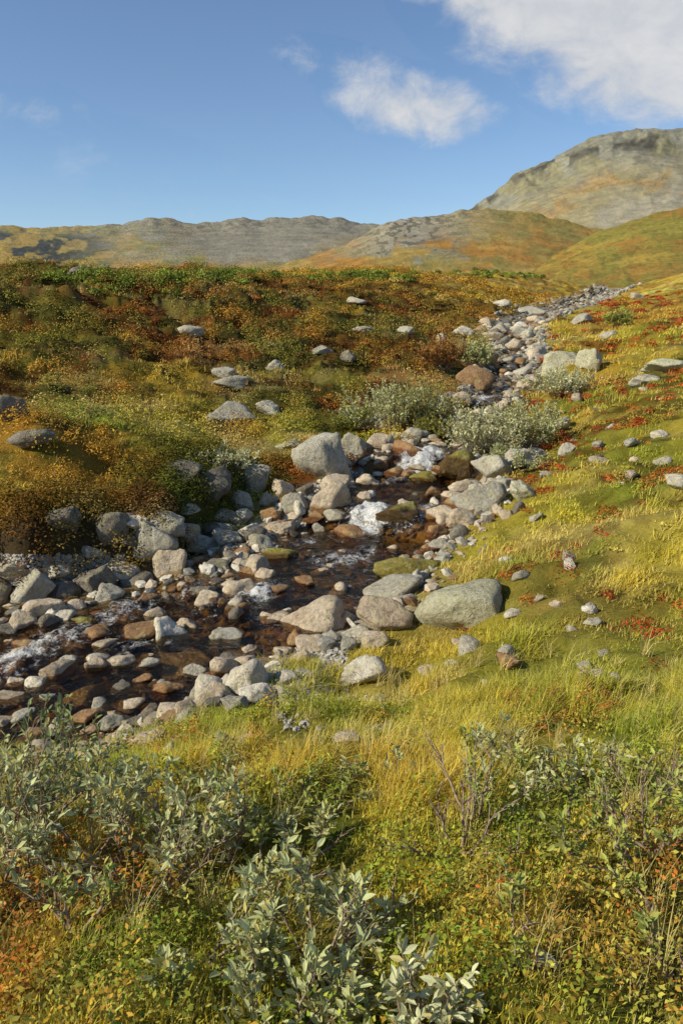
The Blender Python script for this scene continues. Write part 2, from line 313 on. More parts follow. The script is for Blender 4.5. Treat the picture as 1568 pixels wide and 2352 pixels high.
# ---------------------------------------------------------------- hills
def hill(name,sil,r0,f0,r1,colf,amp,freq,label,gpow=.85,seed=0,rug=None,rad=.35,jag=.004):
    sil=np.array(sil,float);t_,f_=pol(sil[:,0],sil[:,1]);o=np.argsort(t_)
    tt=np.radians(np.r_[np.arange(-40,-26,.5),np.arange(-26,26,.065),np.arange(26,40,.5)])
    f1=np.interp(tt,t_[o],f_[o])
    fs=f1.copy()
    for _ in range(4): f1[1:-1]=np.convolve(f1,[.25,.5,.25],'valid')
    kk=np.hanning(121);kk/=kk.sum();fs=np.convolve(np.pad(fs,60,'edge'),kk,'valid');fs=np.minimum(fs,f1+.004)
    T=np.r_[np.linspace(0,1,190),1.03,1.08,1.2,1.5]
    TT,HH=np.meshgrid(tt,T);hh=np.clip(HH,0,1);wt=ss(.55,1,hh);F1=fs[None]*(1-wt)+f1[None]*wt
    jg=(fbm(TT*70,HH*14,None,5,90+seed)-.5)*jag*ss(.75,1,hh)
    r=r0*(r1/r0)**HH;g=hh**gpow
    f=f0+(F1-f0)*g+jg;z=f*r
    zr=np.tile(f1*r1,(len(T),1));z=np.where(HH>1,zr-(HH-1)*(r-r1+30)*1.1-(HH-1)*40,z)
    X=TT*r1;Z=f*r1*1.0
    n=fbm(X*freq+Z*freq*.6,Z*freq*2.4,HH,6,40+seed);rid=1-np.abs(2*fbm(X*freq*2.4+n*2,Z*freq*5,HH,5,50+seed)-1)
    a=amp*r1*(.25+.75*ss(0,.15,HH))*np.where(HH>=.97,.4,1.)
    if rug is not None: a=a*(1+rug(TT,HH,f))
    dd=a*((n-.5)*1.6+(rid-.75)*.5)
    z=z+dd*.8;r=r-dd*rad*(HH<.98)
    x=np.sin(TT)*r;y=np.cos(TT)*r
    V=np.c_[x.ravel(),y.ravel(),z.ravel()]
    c=colf(X.ravel(),Z.ravel(),TT.ravel(),HH.ravel(),f.ravel(),n.ravel(),rid.ravel())
    ob=mk(name,V,gridfaces(len(T),len(tt))[:,::-1],c,M_hill)
    tag(ob,kind='structure',label=label,category='hill');return ob
HG=(.41,.285,.08);HO=(.45,.235,.055);HGR=(.27,.25,.07)
def cfar(X,Z,t,h,f,n,rid):
    m=fbm(X*.012,Z*.03,0,5,61);m2=fbm(X*.04,Z*.12,0,5,62);m3=fbm(X*.16,Z*.4,0,4,69)
    c=mixc(HG,HGR,ss(.4,.58,m2));c=mixc(c,HO,ss(.42,.6,m)*.6*(1-h));c=mixc(c,(.31,.28,.21),np.clip(ss(.3,.8,h+(m-.5)*1.5)*ss(-.42,-.12,t)+ss(.56,.66,m2)*.5,0,1))
    c=mixc(c,(.15,.14,.11),ss(.52,.62,m3)*ss(.4,.9,h)*.5)
    cl=ss(.045,.06,f)*(1-ss(.08,.09,f))*(1-ss(-.34,-.24,t))*ss(.47,.54,m2)
    c=mixc(c,(.075,.08,.075),cl)
    return c*(.65+.35*n[:,None]+.35*m3[:,None])
hill('far_hill',[(-900,540),(-300,530),(0,522),(120,524),(200,522),(290,512),(350,497),(400,504),(450,511),(510,507),(560,498),(600,506),(640,499),(720,494),(770,500),(820,510),(880,516),(960,530),(1100,540),(1600,560),(2200,560)],
 420,.018,900,cfar,.0036,.012,'long barren grey and ochre mountain ridge',.9,1,lambda t,h,f:1.6*(1-ss(-.36,-.26,t))*ss(.05,.065,f)*(1-ss(.08,.09,f)),.3,.006)
def cmt(X,Z,t,h,f,n,rid):
    m=fbm(X*.008,Z*.014,0,5,63);m2=fbm(X*.022,Z*.045,0,5,64);m3=fbm(X*.1,Z*.16,0,5,70);st_=fbm(X*.06,Z*.04,0,4,74)
    c=mixc((.41,.36,.25),(.38,.31,.13),ss(.45,.6,m)*.6);c=mixc(c,HO,ss(.56,.63,m2*.5+m*.5)*.45)
    c=mixc(c,HO,(1-ss(.15,.38,h+(m-.5)*.3))*.75)
    top=ss(.72,.85,h+(m-.5)*.3);c=mixc(c,(.30,.285,.21),top)
    c=mixc(c,(.31,.27,.12),top*ss(.52,.62,fbm(X*.03,Z*.05,0,4,75))*.6)
    band=np.exp(-((h-.885-(m-.5)*.15)/.055)**2)*ss(.2,.27,t);band2=np.exp(-((h-.96)/.035)**2)*(1-ss(.22,.30,t))
    c=mixc(c,(.08,.075,.06),np.clip((band+band2)*ss(.42,.53,m2*.35+st_*.65)*1.0,0,.9))
    c=mixc(c,(.16,.145,.105),ss(.5,.62,m3)*.5*ss(.3,.75,h))
    return c*(.62+.35*n[:,None]+.45*m3[:,None])
def rugm(t,h,f): return 2.2*np.exp(-((h-.9)/.07)**2)
hill('mountain',[(500,640),(800,600),(980,540),(1050,500),(1090,472),(1130,448),(1170,415),(1205,390),(1260,374),(1300,352),(1350,323),(1400,303),(1430,301),(1460,290),(1520,292),(1568,296),(1650,310),(1800,360),(2200,480)],
 600,.02,1400,cmt,.0045,.009,'broad rounded rocky mountain with grey crags and scree',.85,2,rugm,.9,.009)
def cmid(X,Z,t,h,f,n,rid):
    m=fbm(X*.02,Z*.05,0,5,65);m2=fbm(X*.07,Z*.16,0,5,66);m3=fbm(X*.3,Z*.6,0,4,71)
    c=mixc(HG,HO,ss(.34,.54,m));c=mixc(c,HGR,ss(.5,.64,m2)*.6)
    k=ss(.5,.78,h+(m2-.5)*.9)*np.exp(-((t-.08)/.075)**2);c=mixc(c,(.38,.34,.25),k)
    c=mixc(c,(.11,.10,.07),k*ss(.48,.58,m3)*.85)
    return c*(.58+.35*n[:,None]+.5*m3[:,None])
hill('heath_hill',[(-100,660),(200,640),(400,625),(600,604),(700,590),(780,566),(830,542),(870,520),(900,508),(960,500),(1010,494),(1050,485),(1090,480),(1160,480),(1230,490),(1300,508),(1400,535),(1600,570),(2200,600)],
 280,.018,620,cmid,.0045,.018,'ochre heath covered hill with a rocky knoll',.9,3,None,.3,.006)
def crt(X,Z,t,h,f,n,rid):
    m=fbm(X*.03,Z*.08,0,5,67);m2=fbm(X*.1,Z*.25,0,5,68);m3=fbm(X*.4,Z*.9,0,4,72)
    c=mixc((.46,.31,.06),(.33,.27,.055),ss(.4,.6,m));c=mixc(c,(.42,.20,.045),ss(.48,.62,m2)*.6);c=mixc(c,(.14,.14,.03),ss(.54,.63,m3)*.6)
    return c*(.58+.3*n[:,None]+.5*m3[:,None])
hill('grassy_hillside',[(700,690),(1000,660),(1150,625),(1235,598),(1300,570),(1370,535),(1440,508),(1500,490),(1568,475),(1800,430),(2200,390)],
 190,.014,420,crt,.0045,.025,'grassy ochre green hillside sloping into the valley',.9,4,None,.3,.004)
# ---------------------------------------------------------------- water
FO=[(975,1070,.42,1.8),(950,1098,.4,.8),(1075,1105,.25,.8),(850,1205,.32,2.0),(820,1240,.5,.75),(940,1208,.35,.7),(800,1330,.35,.8),(545,1262,.28,.9),(700,1270,.25,.6),
(300,1405,.36,.8),(250,1450,.35,.55),(140,1495,.36,.7),(60,1545,.3,.6),(0,1575,.35,.6),(-90,1610,.5,.5),(590,1412,.3,.9),(480,1425,.3,.6),(320,1520,.35,.6),(990,1185,.3,.6),(610,1395,.25,.6),
(1110,935,.45,1.1),(1130,905,.4,.8),(1205,865,.4,.8),(1150,855,.4,.7),(1190,800,.5,.6),(740,1320,.3,.5),(900,1130,.3,.6),(440,1370,.3,.55),(850,1300,.3,.6),(1180,830,.4,.6)]
fo=np.array(FO);FP=cast(fo[:,0],fo[:,1])
def watergrid(x0,x1,y0,y1,s,wm=1.45,wa=.15,dz_=.03):
    xs=np.arange(x0,x1,s);ys=np.arange(y0,y1,s);X,Y=np.meshgrid(xs,ys);x=X.ravel();y=Y.ravel()
    D,W,L,S,I=stream(x,y);k=D<W*wm+wa
    fm=np.zeros(len(x))
    for (u,v,rad,a),p in zip(FO,FP):
        i=I;dxx=x-p[0];dyy=y-p[1];al=dxx*TG[i,0]+dyy*TG[i,1];pr=-dxx*TG[i,1]+dyy*TG[i,0]
        fm+=a*np.exp(-(al/(rad*1.1))**2-(pr/(rad*.75))**2)
    fm=np.clip(fm,0,1.3)
    z=L+dz_+(fbm(x*3,y*3,0,3,71)-.5)*.05+fm*((fbm(x*8,y*8,0,4,72)-.38)*.24)
    fc=gridfaces(len(ys),len(xs));fc=fc[k[fc].all(1)]
    used=np.unique(fc);mp=np.full(len(x),-1);mp[used]=np.arange(len(used))
    return np.c_[x,y,z][used],mp[fc],np.clip(fm[used]*.88,0,1.15)
a1=watergrid(-9,5,4.2,20,.04);a2=watergrid(0,50,20.0,112,.2,.55,0,0)
V=np.vstack([a1[0],a2[0]]);Fq=np.vstack([a1[1],a2[1]+len(a1[0])]);wo=mk('stream_water',V,Fq,None,M_water,attr={'foam':np.r_[a1[2],a2[2]]})
tag(wo,kind='structure',label='clear shallow mountain stream with white cascades',category='water')
# ---------------------------------------------------------------- rocks
def ico(s):
    bm=bmesh.new();bmesh.ops.create_icosphere(bm,subdivisions=s,radius=1);V=np.array([v.co[:] for v in bm.verts]);Fa=np.array([[v.index for v in f.verts] for f in bm.faces]);bm.free();return V,Fa
ICO={s:ico(s) for s in (1,2,3,4)}
def rock(seed,s=4,k=16,rough=1.0,npl=13):
    V,Fa=ICO[s];rg=np.random.default_rng(seed);N=rg.normal(size=(npl,3));N/=np.linalg.norm(N,axis=1)[:,None]
    d=rg.uniform(.42,.92,npl);dot=V@N.T;ri=np.where(dot>.06,d/np.maximum(dot,.06),9);ri=np.c_[ri,np.full(len(V),1.15)]
    r=-np.log(np.exp(-k*ri).sum(1))/k
    o=seed*3.7
    r=r*(1+rough*(.3*(fbm(V[:,0]*1.3+o,V[:,1]*1.3,V[:,2]*1.3+.01,2,seed)-.5)+.2*(fbm(V[:,0]*4+o,V[:,1]*4,V[:,2]*4+.01,4,seed+5)-.5)))
    P=V*r[:,None];P-=(P.max(0)+P.min(0))/2;P/=(P.max(0)-P.min(0))/2
    return P,Fa
TY={'g':((.53,.49,.39),'grey'),'t':((.68,.55,.40),'tan'),'d':((.24,.21,.165),'dark grey'),'l':((.80,.73,.59),'pale grey'),'b':((.42,.24,.11),'rusty brown'),'m':((.30,.25,.045),'mossy brown'),'k':((.60,.57,.39),'lichen covered grey')}
BO=[(535,962,105,55,'g'),(618,938,55,26,'g'),(880,978,56,78,'g'),(735,1060,118,88,'g'),(808,1035,65,55,'g'),(868,1030,65,48,'t'),(940,1052,75,45,'b'),(1050,1072,78,56,'m'),(1130,1082,95,60,'g'),(1190,1062,80,45,'g'),
(590,1110,62,62,'g'),(485,1115,85,62,'d'),(425,1090,70,45,'d'),(755,1150,88,76,'t'),(650,1125,45,38,'t'),(620,1150,40,30,'g'),(700,1130,40,30,'d'),(765,1112,80,35,'t'),(915,1192,92,55,'m'),(1095,1150,110,72,'g'),(1200,1135,56,44,'k'),(355,1248,98,82,'g'),(390,1306,84,78,'t'),(380,1200,90,46,'g'),
(465,1250,88,45,'g'),(590,1315,60,56,'t'),(555,1377,75,55,'t'),(720,1422,152,92,'t'),(885,1414,118,70,'t'),(1052,1394,196,112,'k'),(928,1312,150,56,'m'),(905,1352,130,44,'g'),(835,1540,96,66,'l'),(730,1475,95,45,'t'),(575,1560,115,85,'l'),(590,1600,80,55,'l'),(478,1604,105,70,'t'),
(415,1532,135,50,'t'),(190,1605,106,66,'t'),(140,1578,76,45,'t'),(230,1562,60,44,'t'),(395,1482,76,60,'l'),(75,1350,88,72,'g'),(110,1396,86,46,'t'),(215,1342,95,62,'d'),(315,1333,72,35,'d'),(215,1266,55,28,'g'),(325,1652,92,50,'d'),(245,1726,115,52,'t'),(345,1698,95,60,'t'),(398,1745,70,66,'g'),
(430,1654,60,40,'g'),(515,1716,36,56,'g'),(565,1702,46,40,'t'),(655,1610,42,50,'g'),(740,1580,70,30,'g'),(1290,836,100,46,'k'),(1352,832,56,40,'k'),(1090,876,78,45,'b'),(1270,982,62,40,'g'),(75,1006,100,32,'d'),(20,946,74,52,'d'),(740,806,46,16,'g'),(800,820,36,20,'d'),(515,860,52,22,'g'),(532,881,84,22,'g'),(440,766,60,22,'g'),
(630,842,42,20,'g'),(835,762,50,16,'g'),(820,692,40,12,'g'),(1308,1297,26,22,'l'),(1360,1430,42,22,'g'),(1358,1392,30,15,'g'),(1362,1558,66,42,'t'),(1408,1562,26,28,'g'),(1230,1586,64,14,'g'),(795,1690,56,28,'t'),(990,1540,62,26,'t'),(962,1636,30,24,'t'),(1343,1530,32,22,'g'),(1520,846,110,26,'k'),(1480,876,64,22,'g'),(1555,1112,60,36,'g'),
(990,1150,46,32,'b'),(1036,1166,48,38,'b'),(1003,1232,52,42,'b'),(970,1120,60,30,'m'),(805,1256,84,40,'b'),(640,1282,86,36,'m'),(733,1230,32,30,'g'),(1335,736,42,20,'g'),(1462,684,30,12,'g'),(1395,772,36,15,'g'),(1250,2205,56,34,'g'),(527,1356,48,26,'l'),(607,1345,42,32,'t'),(470,1375,58,32,'d'),(500,1300,50,30,'d'),
(60,1430,72,42,'t'),(113,1432,46,36,'d'),(335,1482,95,48,'b'),(225,1480,72,36,'b'),(190,1440,82,30,'m'),(388,1594,76,42,'b'),(30,1642,66,34,'t'),(560,1160,50,46,'g'),(555,1192,46,36,'g'),(670,1190,46,26,'t'),(722,1190,50,26,'b'),(515,1182,52,26,'t'),(430,1170,60,26,'g'),(620,1185,40,30,'b'),(665,1022,60,24,'k'),(1300,1035,40,26,'g'),(1230,1046,45,26,'g'),
(1060,1125,60,40,'t'),(845,1112,60,32,'t'),(790,1065,40,26,'t'),(905,1095,50,26,'b'),(660,1160,40,30,'g'),(30,1570,60,30,'b'),(280,1610,44,26,'d'),(545,1445,34,36,'d'),(650,1500,44,30,'t'),(800,1480,40,28,'g'),(860,1470,60,34,'t'),(790,1420,50,34,'t'),(180,624,50,14,'d'),(150,1195,70,50,'d'),(260,1215,70,60,'d'),(10,1360,40,50,'d'),(160,1360,50,40,'d'),(930,760,34,14,'g'),(1010,780,40,18,'g'),(1150,700,40,16,'g'),(1060,765,50,20,'l'),(1230,1190,30,18,'g'),(1520,1060,40,18,'g'),
(300,1200,70,30,'l'),(420,1220,70,36,'t'),(345,1215,60,36,'g'),(480,1220,60,30,'d'),(520,1215,46,26,'t'),(290,1240,50,30,'d'),(250,1300,50,24,'g'),(440,1300,46,30,'g'),(150,1420,50,30,'l'),(20,1450,60,36,'d'),(90,1610,50,36,'l'),(40,1610,46,26,'t'),(120,1640,40,22,'g'),(520,1490,70,34,'g'),(560,1510,60,30,'t'),(450,1560,50,26,'g'),(360,1430,50,34,'t'),(690,1510,46,30,'t'),(700,1545,40,24,'g'),(660,1560,50,34,'l'),(1020,1195,40,26,'t'),(930,1110,44,24,'b'),(1010,1100,40,22,'b'),
(150,1680,70,34,'t'),(60,1680,60,30,'g'),(200,1660,60,36,'b'),(420,1700,50,30,'t'),(280,1560,60,34,'t'),(330,1590,50,26,'b'),(640,1390,50,26,'b'),
(30,1310,60,34,'g'),(130,1310,60,30,'l'),(250,1370,70,40,'g'),(290,1310,60,36,'l'),(520,1240,60,40,'g'),(570,1225,60,36,'l'),(600,1250,50,34,'g'),(680,1160,60,40,'g'),(1150,1120,60,40,'g'),(1060,1190,60,40,'t'),(820,1450,60,36,'g'),(640,1440,60,36,'t'),(540,1620,60,40,'g'),(680,1620,50,30,'t'),(260,1660,60,36,'g'),(90,1720,70,36,'t'),(960,1000,50,26,'g'),(1140,760,50,24,'g'),(1200,770,50,24,'g'),(1220,720,60,22,'g'),(1170,800,50,26,'t'),(1230,810,46,24,'g'),(1120,830,50,30,'b'),(1210,890,50,30,'t'),(1060,920,50,30,'t'),
(60,1505,50,26,'b'),(170,1550,60,30,'g'),(250,1510,60,30,'t'),(340,1555,56,30,'g'),(440,1470,56,32,'t'),(300,1630,60,34,'t'),(380,1650,50,30,'t'),(10,1690,60,34,'t'),(120,1690,50,28,'g'),
(480,1400,60,34,'t'),(650,1215,50,30,'t'),(770,1200,50,30,'g'),(840,1160,40,24,'t'),(1060,1160,50,34,'g'),(990,1260,60,30,'b'),(700,1370,46,24,'b')]
bo=np.array([b[:4] for b in BO],float);BP=cast(bo[:,0],bo[:,1]+bo[:,3]*.25)
bD,bW,bL,bS,bI=stream(BP[:,0],BP[:,1])
for i,(u,v,w,h,t) in enumerate(BO):
    p=BP[i];dist=np.linalg.norm(p);a,b_,c_=ray(u,v);nrm=math.sqrt(a*a+b_*b_+c_*c_);big=w>140;Wm=w*dist/F/nrm*(1.04 if big else 1.12);Hm=h*dist/F/nrm
    P,Fa=rock(100+i,4,30 if big else 50 if t in 'tbm' else 70,1.0,14 if t in 'tbm' or big else 11)
    sx=Wm/2;sy=Wm*.42;dep=math.asin(min(.9,max(0,-p[2]/dist)))
    if w*.42>h: sy=Wm*.36
    Hz=max(.26*Wm,(Hm*1.15-2*sy*math.sin(dep)*.6)/math.cos(dep));sz=Hz*.68
    rg=np.random.default_rng(i);P=P*np.array([sx,sy,sz])
    me=mk('boulder',P,Fa,None,M_rock,link=False);o=bpy.data.objects.new('boulder',me);COL.objects.link(o)
    inw=bD[i]<bW[i]*1.15
    zc=p[2]+Hz*.5-sz*.32
    if inw and w<100: zc=max(zc,bL[i]+Hz*.05)
    o.location=(p[0],p[1],zc);o.rotation_euler=(rg.uniform(-.12,.12),rg.uniform(-.15,.15),rg.uniform(-.25,.25)-math.atan2(p[0],p[1]))
    col,nm=TY[t];j=rg.uniform(.85,1.15)
    o.color=(col[0]*j,col[1]*j,col[2]*j,(.8 if t in'm' and w<140 else .75 if t=='b' else .45) if inw else 0.0)
    tag(o,label=f"{nm} weathered boulder "+("standing in the stream water" if inw else "on the stream bank" if bD[i]<bW[i]+2 else "half buried in heath and grass"),category='boulder',group='boulders along the stream')
protos=[mk('stone',rock(500+k,3,55,1.0,11)[0],ICO[3][1],None,M_rock,link=False) for k in range(16)]
ns=0;keys='gttlbdtglg'
def stoneat(x,y,sz,rg):
    global ns
    z,D,W,L,S,I,dn,eb=height(np.array([x]),np.array([y]));inw=dn[0]<1
    if x>-20 and y<16 and dn[0]<.8 and rg.random()<.6: return
    o=bpy.data.objects.new('stone',protos[rg.integers(16)]);COL.objects.link(o)
    hz_=sz*rg.uniform(.5,.85);zz=z[0]+hz_*.35
    if inw: zz=max(zz,L[0]-hz_*.25) 
    o.location=(x,y,zz);o.scale=(sz*rg.uniform(.85,1.3),sz*rg.uniform(.65,1),hz_);o.rotation_euler=(rg.uniform(-.35,.35),rg.uniform(-.35,.35),rg.uniform(0,6.28))
    k=keys[rg.integers(10)];col,nm=TY[k];j=rg.uniform(.8,1.1);o.color=(col[0]*j,col[1]*j,col[2]*j,.6 if inw else 0.)
    tag(o,label=f"{nm} loose stone "+("lying in the stream bed" if inw else "on the gravelly stream edge" if dn[0]<2.5 else "half sunk in the turf"),category='stone',group='stones in the stream bed');ns+=1
rg=np.random.default_rng(11)
idx=np.arange(len(CL));yy=CL[:,1]
seg=np.r_[np.linalg.norm(np.diff(CL[:,:2],axis=0),axis=1),.1]
n_m=(yy<16)&(CL[:,0]>-4.2);f_m=(yy>=15)&(yy<45)
while ns<260:
    nearz=ns<190;mm=n_m if nearz else f_m;pr=seg*mm;i=rg.choice(idx,p=pr/pr.sum())
    lat=rg.uniform(-1.45,1.45)*CL[i,3] if nearz else rg.uniform(-2.0,2.0)*CL[i,3]
    x=CL[i,0]-TG[i,1]*lat+rg.normal()*.1;y=CL[i,1]+TG[i,0]*lat+rg.normal()*.1
    sz=(.07+.13*rg.random()**2) if nearz else (.12+.2*rg.random()**2)*(1+CL[i,1]/90)
    stoneat(x,y,sz,rg)
while ns<296:
    r=rg.uniform(5,19);t=rg.uniform(.05,.42);x,y=math.sin(t)*r,math.cos(t)*r
    if stream(np.array([x]),np.array([y]))[0][0]>1.8: stoneat(x,y,.035+.08*rg.random()**2+.003*r,rg)
def rubble(pts,sizes,cols,lod,name,label):
    PR=[rock(700+k,lod,45,1.2,9)[0] for k in range(10)];Fa=ICO[lod][1];nv=len(PR[0])
    n=len(pts);k=R.integers(0,10,n);A=np.array(PR)[k]*np.c_[R.uniform(.8,1.3,n),R.uniform(.6,1.1,n),R.uniform(.45,.9,n)][:,None,:]*sizes[:,None,None]
    a=R.uniform(0,6.28,n);ca=np.cos(a)[:,None];sa=np.sin(a)[:,None];tl=R.normal(size=n)[:,None]*.3
    X=A[:,:,0]*ca-A[:,:,1]*sa;Y=A[:,:,0]*sa+A[:,:,1]*ca
    V=np.stack([X,Y,A[:,:,2]+X*tl],2)+pts[:,None,:]
    Fq=(Fa[None]+np.arange(n)[:,None,None]*nv).reshape(-1,3)
    o=mk(name,V.reshape(-1,3),Fq,np.repeat(cols,nv,0),M_peb,smooth=False);tag(o,kind='stuff',label=label,category='gravel')
def along(n,mask,wmul):
    p=seg*mask;i=R.choice(idx,n,p=p/p.sum());lat=R.uniform(-1,1,n)*CL[i,3]*wmul
    return CL[i,0]-TG[i,1]*lat+R.normal(size=n)*.12,CL[i,1]+TG[i,0]*lat+R.normal(size=n)*.12
pal=np.array([TY[k][0] for k in 'gttbdlgl'])
x,y=along(3800,(yy<18)&(CL[:,0]>-5),1.6);z,D,W,L,S,I,dn,eb=height(x,y);s=.02+.09*R.random(len(x))**2
depth=np.maximum(L+.03-z,0);s=np.where((dn<.85)&(R.random(len(x))<.85),np.minimum(s,.02+depth*.5),s)
cc=pal[R.integers(0,8,len(x))]*R.uniform(.5,1.05,(len(x),1));top=z+s*.8;sub=(dn<1)&(top<L+.03);cc=np.where(sub[:,None],cc*np.array([.56,.40,.22]),np.where((dn<1)[:,None],cc*np.array([.7,.58,.44]),cc))
x2,y2=along(2700,(yy>15)&(yy<100),2.0);z2,_,_,L2,_,_,dn2,_=height(x2,y2);s2=(.05+.13*R.random(len(x2))**2)*(.6+y2/60);c2=pal[R.integers(0,8,len(x2))]*np.array([.82,.84,.84])*R.uniform(.5,1.0,(len(x2),1))
rubble(np.c_[np.r_[x,x2],np.r_[y,y2],np.r_[z+s*.2,z2+s2*.3]],np.r_[s,s2],np.vstack([cc,c2]),2,'rubble','mixed cobbles scattered through the stream bed')
gu=np.r_[R.uniform(-20,290,2600),R.uniform(590,800,2200),R.uniform(640,900,300),R.uniform(900,1010,300)];gv=np.r_[R.uniform(1275,1345,2600),R.uniform(1490,1600,2200),R.uniform(1600,1680,300),R.uniform(1010,1040,300)]
gp=cast(gu,gv);s=.01+.022*R.random(len(gp))**2;rubble(gp+np.c_[s*0,s*0,s*.2],s,np.array([.56,.51,.43])*R.uniform(.75,1.1,(len(gp),1)),1,'gravel','pale grey gravel bars beside the stream')
# ---------------------------------------------------------------- ground cover geometry
def samp(n,r0,r1,pw,tmax=.53):
    u=R.random(n);e=2-pw;r=(r0**e+u*(r1**e-r0**e))**(1/e);t=R.uniform(-tmax,tmax,n);return np.sin(t)*r,np.cos(t)*r,r
def blades(P,nb,length,width,cols,spread,lean,dryp=.22):
    n=len(P)*nb;B=np.repeat(P,nb,0)+np.c_[R.normal(size=n)*np.repeat(spread,nb),R.normal(size=n)*np.repeat(spread,nb),np.zeros(n)]
    Ln=np.repeat(length,nb)*R.uniform(.45,1.15,n);Wd=np.repeat(width,nb)*R.uniform(.6,1.3,n);a=R.uniform(0,6.28,n);ln=np.abs(R.normal(size=n))*lean+.1
    dx=np.cos(a)*ln+.12;dy=np.sin(a)*ln;b=a+R.uniform(-1,1,n)+1.57;wx=np.cos(b)*Wd/2;wy=np.sin(b)*Wd/2
    V=np.empty((n,5,3))
    for k,(t,wf) in enumerate(((0,1),(.5,.8))):
        cx=B[:,0]+dx*Ln*t*t;cy=B[:,1]+dy*Ln*t*t;cz=B[:,2]-.01+Ln*(t-.35*t*t*np.minimum(ln,1.6))
        V[:,2*k]=np.c_[cx-wx*wf,cy-wy*wf,cz];V[:,2*k+1]=np.c_[cx+wx*wf,cy+wy*wf,cz]
    V[:,4]=np.c_[B[:,0]+dx*Ln,B[:,1]+dy*Ln,B[:,2]+Ln*(1-.35*np.minimum(ln,1.6))]
    T=np.array([[0,1,2],[1,3,2],[2,3,4]]);Fq=(T[None]+np.arange(n)[:,None,None]*5).reshape(-1,3)
    C=np.repeat(cols,nb,0)*R.uniform(.7,1.3,(n,1));dry=R.random(n)<dryp;C[dry]=C[dry]*.4+np.array([.70,.56,.22])*.6
    return V.reshape(-1,3),Fq,np.repeat(C,5,0)
VV=[];FF=[];CC=[];off=0
def add(t):
    global off
    VV.append(t[0]);FF.append(t[1]+off);CC.append(t[2]);off+=len(t[0])
x,y,r=samp(9500,1.15,5.2,.5,.56);z,D,W,L,S,I,dn,eb=height(x,y);c,hw,rp=zone(x,y,(D,W,L,S,I));k=(dn>1.6)&(fbm(x*2.2,y*2.2,0,3,86)>.40);x,y,z,r,c=x[k],y[k],z[k],r[k],c[k]
ln=fbm(x*1.3,y*1.3,0,3,81);add(blades(np.c_[x,y,z],19,.035+.17*ss(.38,.7,ln),.0027+.0006*r,c*1.25,.028+0*r,.65))
x,y,r=samp(260,1.3,6.5,.6,.56);z,D,W,L,S,I,dn,eb=height(x,y);k=(dn>1.7);x,y,z,r=x[k],y[k],z[k],r[k]
add(blades(np.c_[x,y,z],24,.12+.14*R.random(len(x)),.0018+.0005*r,np.array([.72,.6,.2])*R.uniform(.6,1.1,(len(x),1)),.02+0*r,.55,.6))
x,y,r=samp(36000,5,45,1.55);z,D,W,L,S,I,dn,eb=height(x,y);c,hw,rp=zone(x,y,(D,W,L,S,I));tus=fbm(x*2.6,y*2.6,0,3,87);k=(dn>1.4+.3*R.random(len(x)))&(eb>1.35)&(R.random(len(x))>hw*.8)&(tus>.37);x,y,z,r,c,tus=x[k],y[k],z[k],r[k],c[k],tus[k]
ln=fbm(x*.8,y*.8,0,3,82);add(blades(np.c_[x,y,z],12,(.018+.06*ss(.4,.75,ln)+.0015*r)*(.3+1.7*ss(.38,.62,tus)),.0024+.0008*r,c*(.75+.5*ss(.38,.6,tus))[:,None],.022+.004*r,.8,.15))
go=mk('grass',np.vstack(VV),np.vstack(FF),np.vstack(CC),M_grass,smooth=False);tag(go,kind='stuff',label='yellow green autumn mountain grass on the banks',category='grass')
def clumps(C,rad,hgt,ls,cols,nl,asp=.55,jit=.35):
    n=len(C)*nl;a=R.uniform(0,6.28,n);rho=np.sqrt(R.random(n));rd=np.repeat(rad,nl);hg=np.repeat(hgt,nl);sh=R.uniform(.55,1.05,n)
    nz=np.sqrt(np.maximum(1-rho**2,0))
    ox=np.cos(a)*rho*rd*R.uniform(.8,1.25,n);oy=np.sin(a)*rho*rd*R.uniform(.8,1.25,n);oz=nz*hg*sh
    c=np.repeat(C,nl,0)+np.c_[ox,oy,oz]
    N=np.c_[np.cos(a)*rho,np.sin(a)*rho,nz+.3]+R.normal(size=(n,3))*.45;N/=np.linalg.norm(N,axis=1)[:,None]
    t=np.cross(N,R.normal(size=(n,3)));t/=np.linalg.norm(t,axis=1)[:,None]+1e-9;b=np.cross(N,t);S=(np.repeat(ls,nl)*R.uniform(.6,1.3,n))[:,None]
    V=np.stack([c-t*S,c-b*S*asp,c+t*S,c+b*S*asp],1)
    K=np.repeat(cols,nl,0)*R.uniform(1-jit,1+jit,(n,1))
    return V.reshape(-1,3),np.arange(n*4).reshape(-1,4),np.repeat(K,4,0)
VV=[];FF=[];CC=[];off=0
x,y,r=samp(13500,4.6,75,1.5);z,D,W,L,S,I,dn,eb=height(x,y);c,hw,rp=zone(x,y,(D,W,L,S,I));k=(dn>1.5+.4*R.random(len(x)))&(eb>1.2)&(R.random(len(x))<hw);x,y,z,r,c,rp,S=x[k],y[k],z[k],r[k],c[k],rp[k],S[k]
isr=(S<0)&(R.random(len(x))<.7)&(rp>.1);c[isr]=(np.array(RED)+(np.array([.5,.2,.03])-np.array(RED))*R.random((isr.sum(),1))**1.3)*R.uniform(.6,1.1,(isr.sum(),1))
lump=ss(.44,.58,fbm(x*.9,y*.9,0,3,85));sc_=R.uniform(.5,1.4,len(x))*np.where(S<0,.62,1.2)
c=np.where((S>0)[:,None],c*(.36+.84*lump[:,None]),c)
add(clumps(np.c_[x,y,z-.03],(.13+.0068*r)*sc_,(.08+.006*r)*sc_*(.18+1.5*lump)*(1-.5*ss(28,42,r)),.0068+.00088*r,c*R.uniform(.72,1.15,(len(x),1)),110,.6,.25))
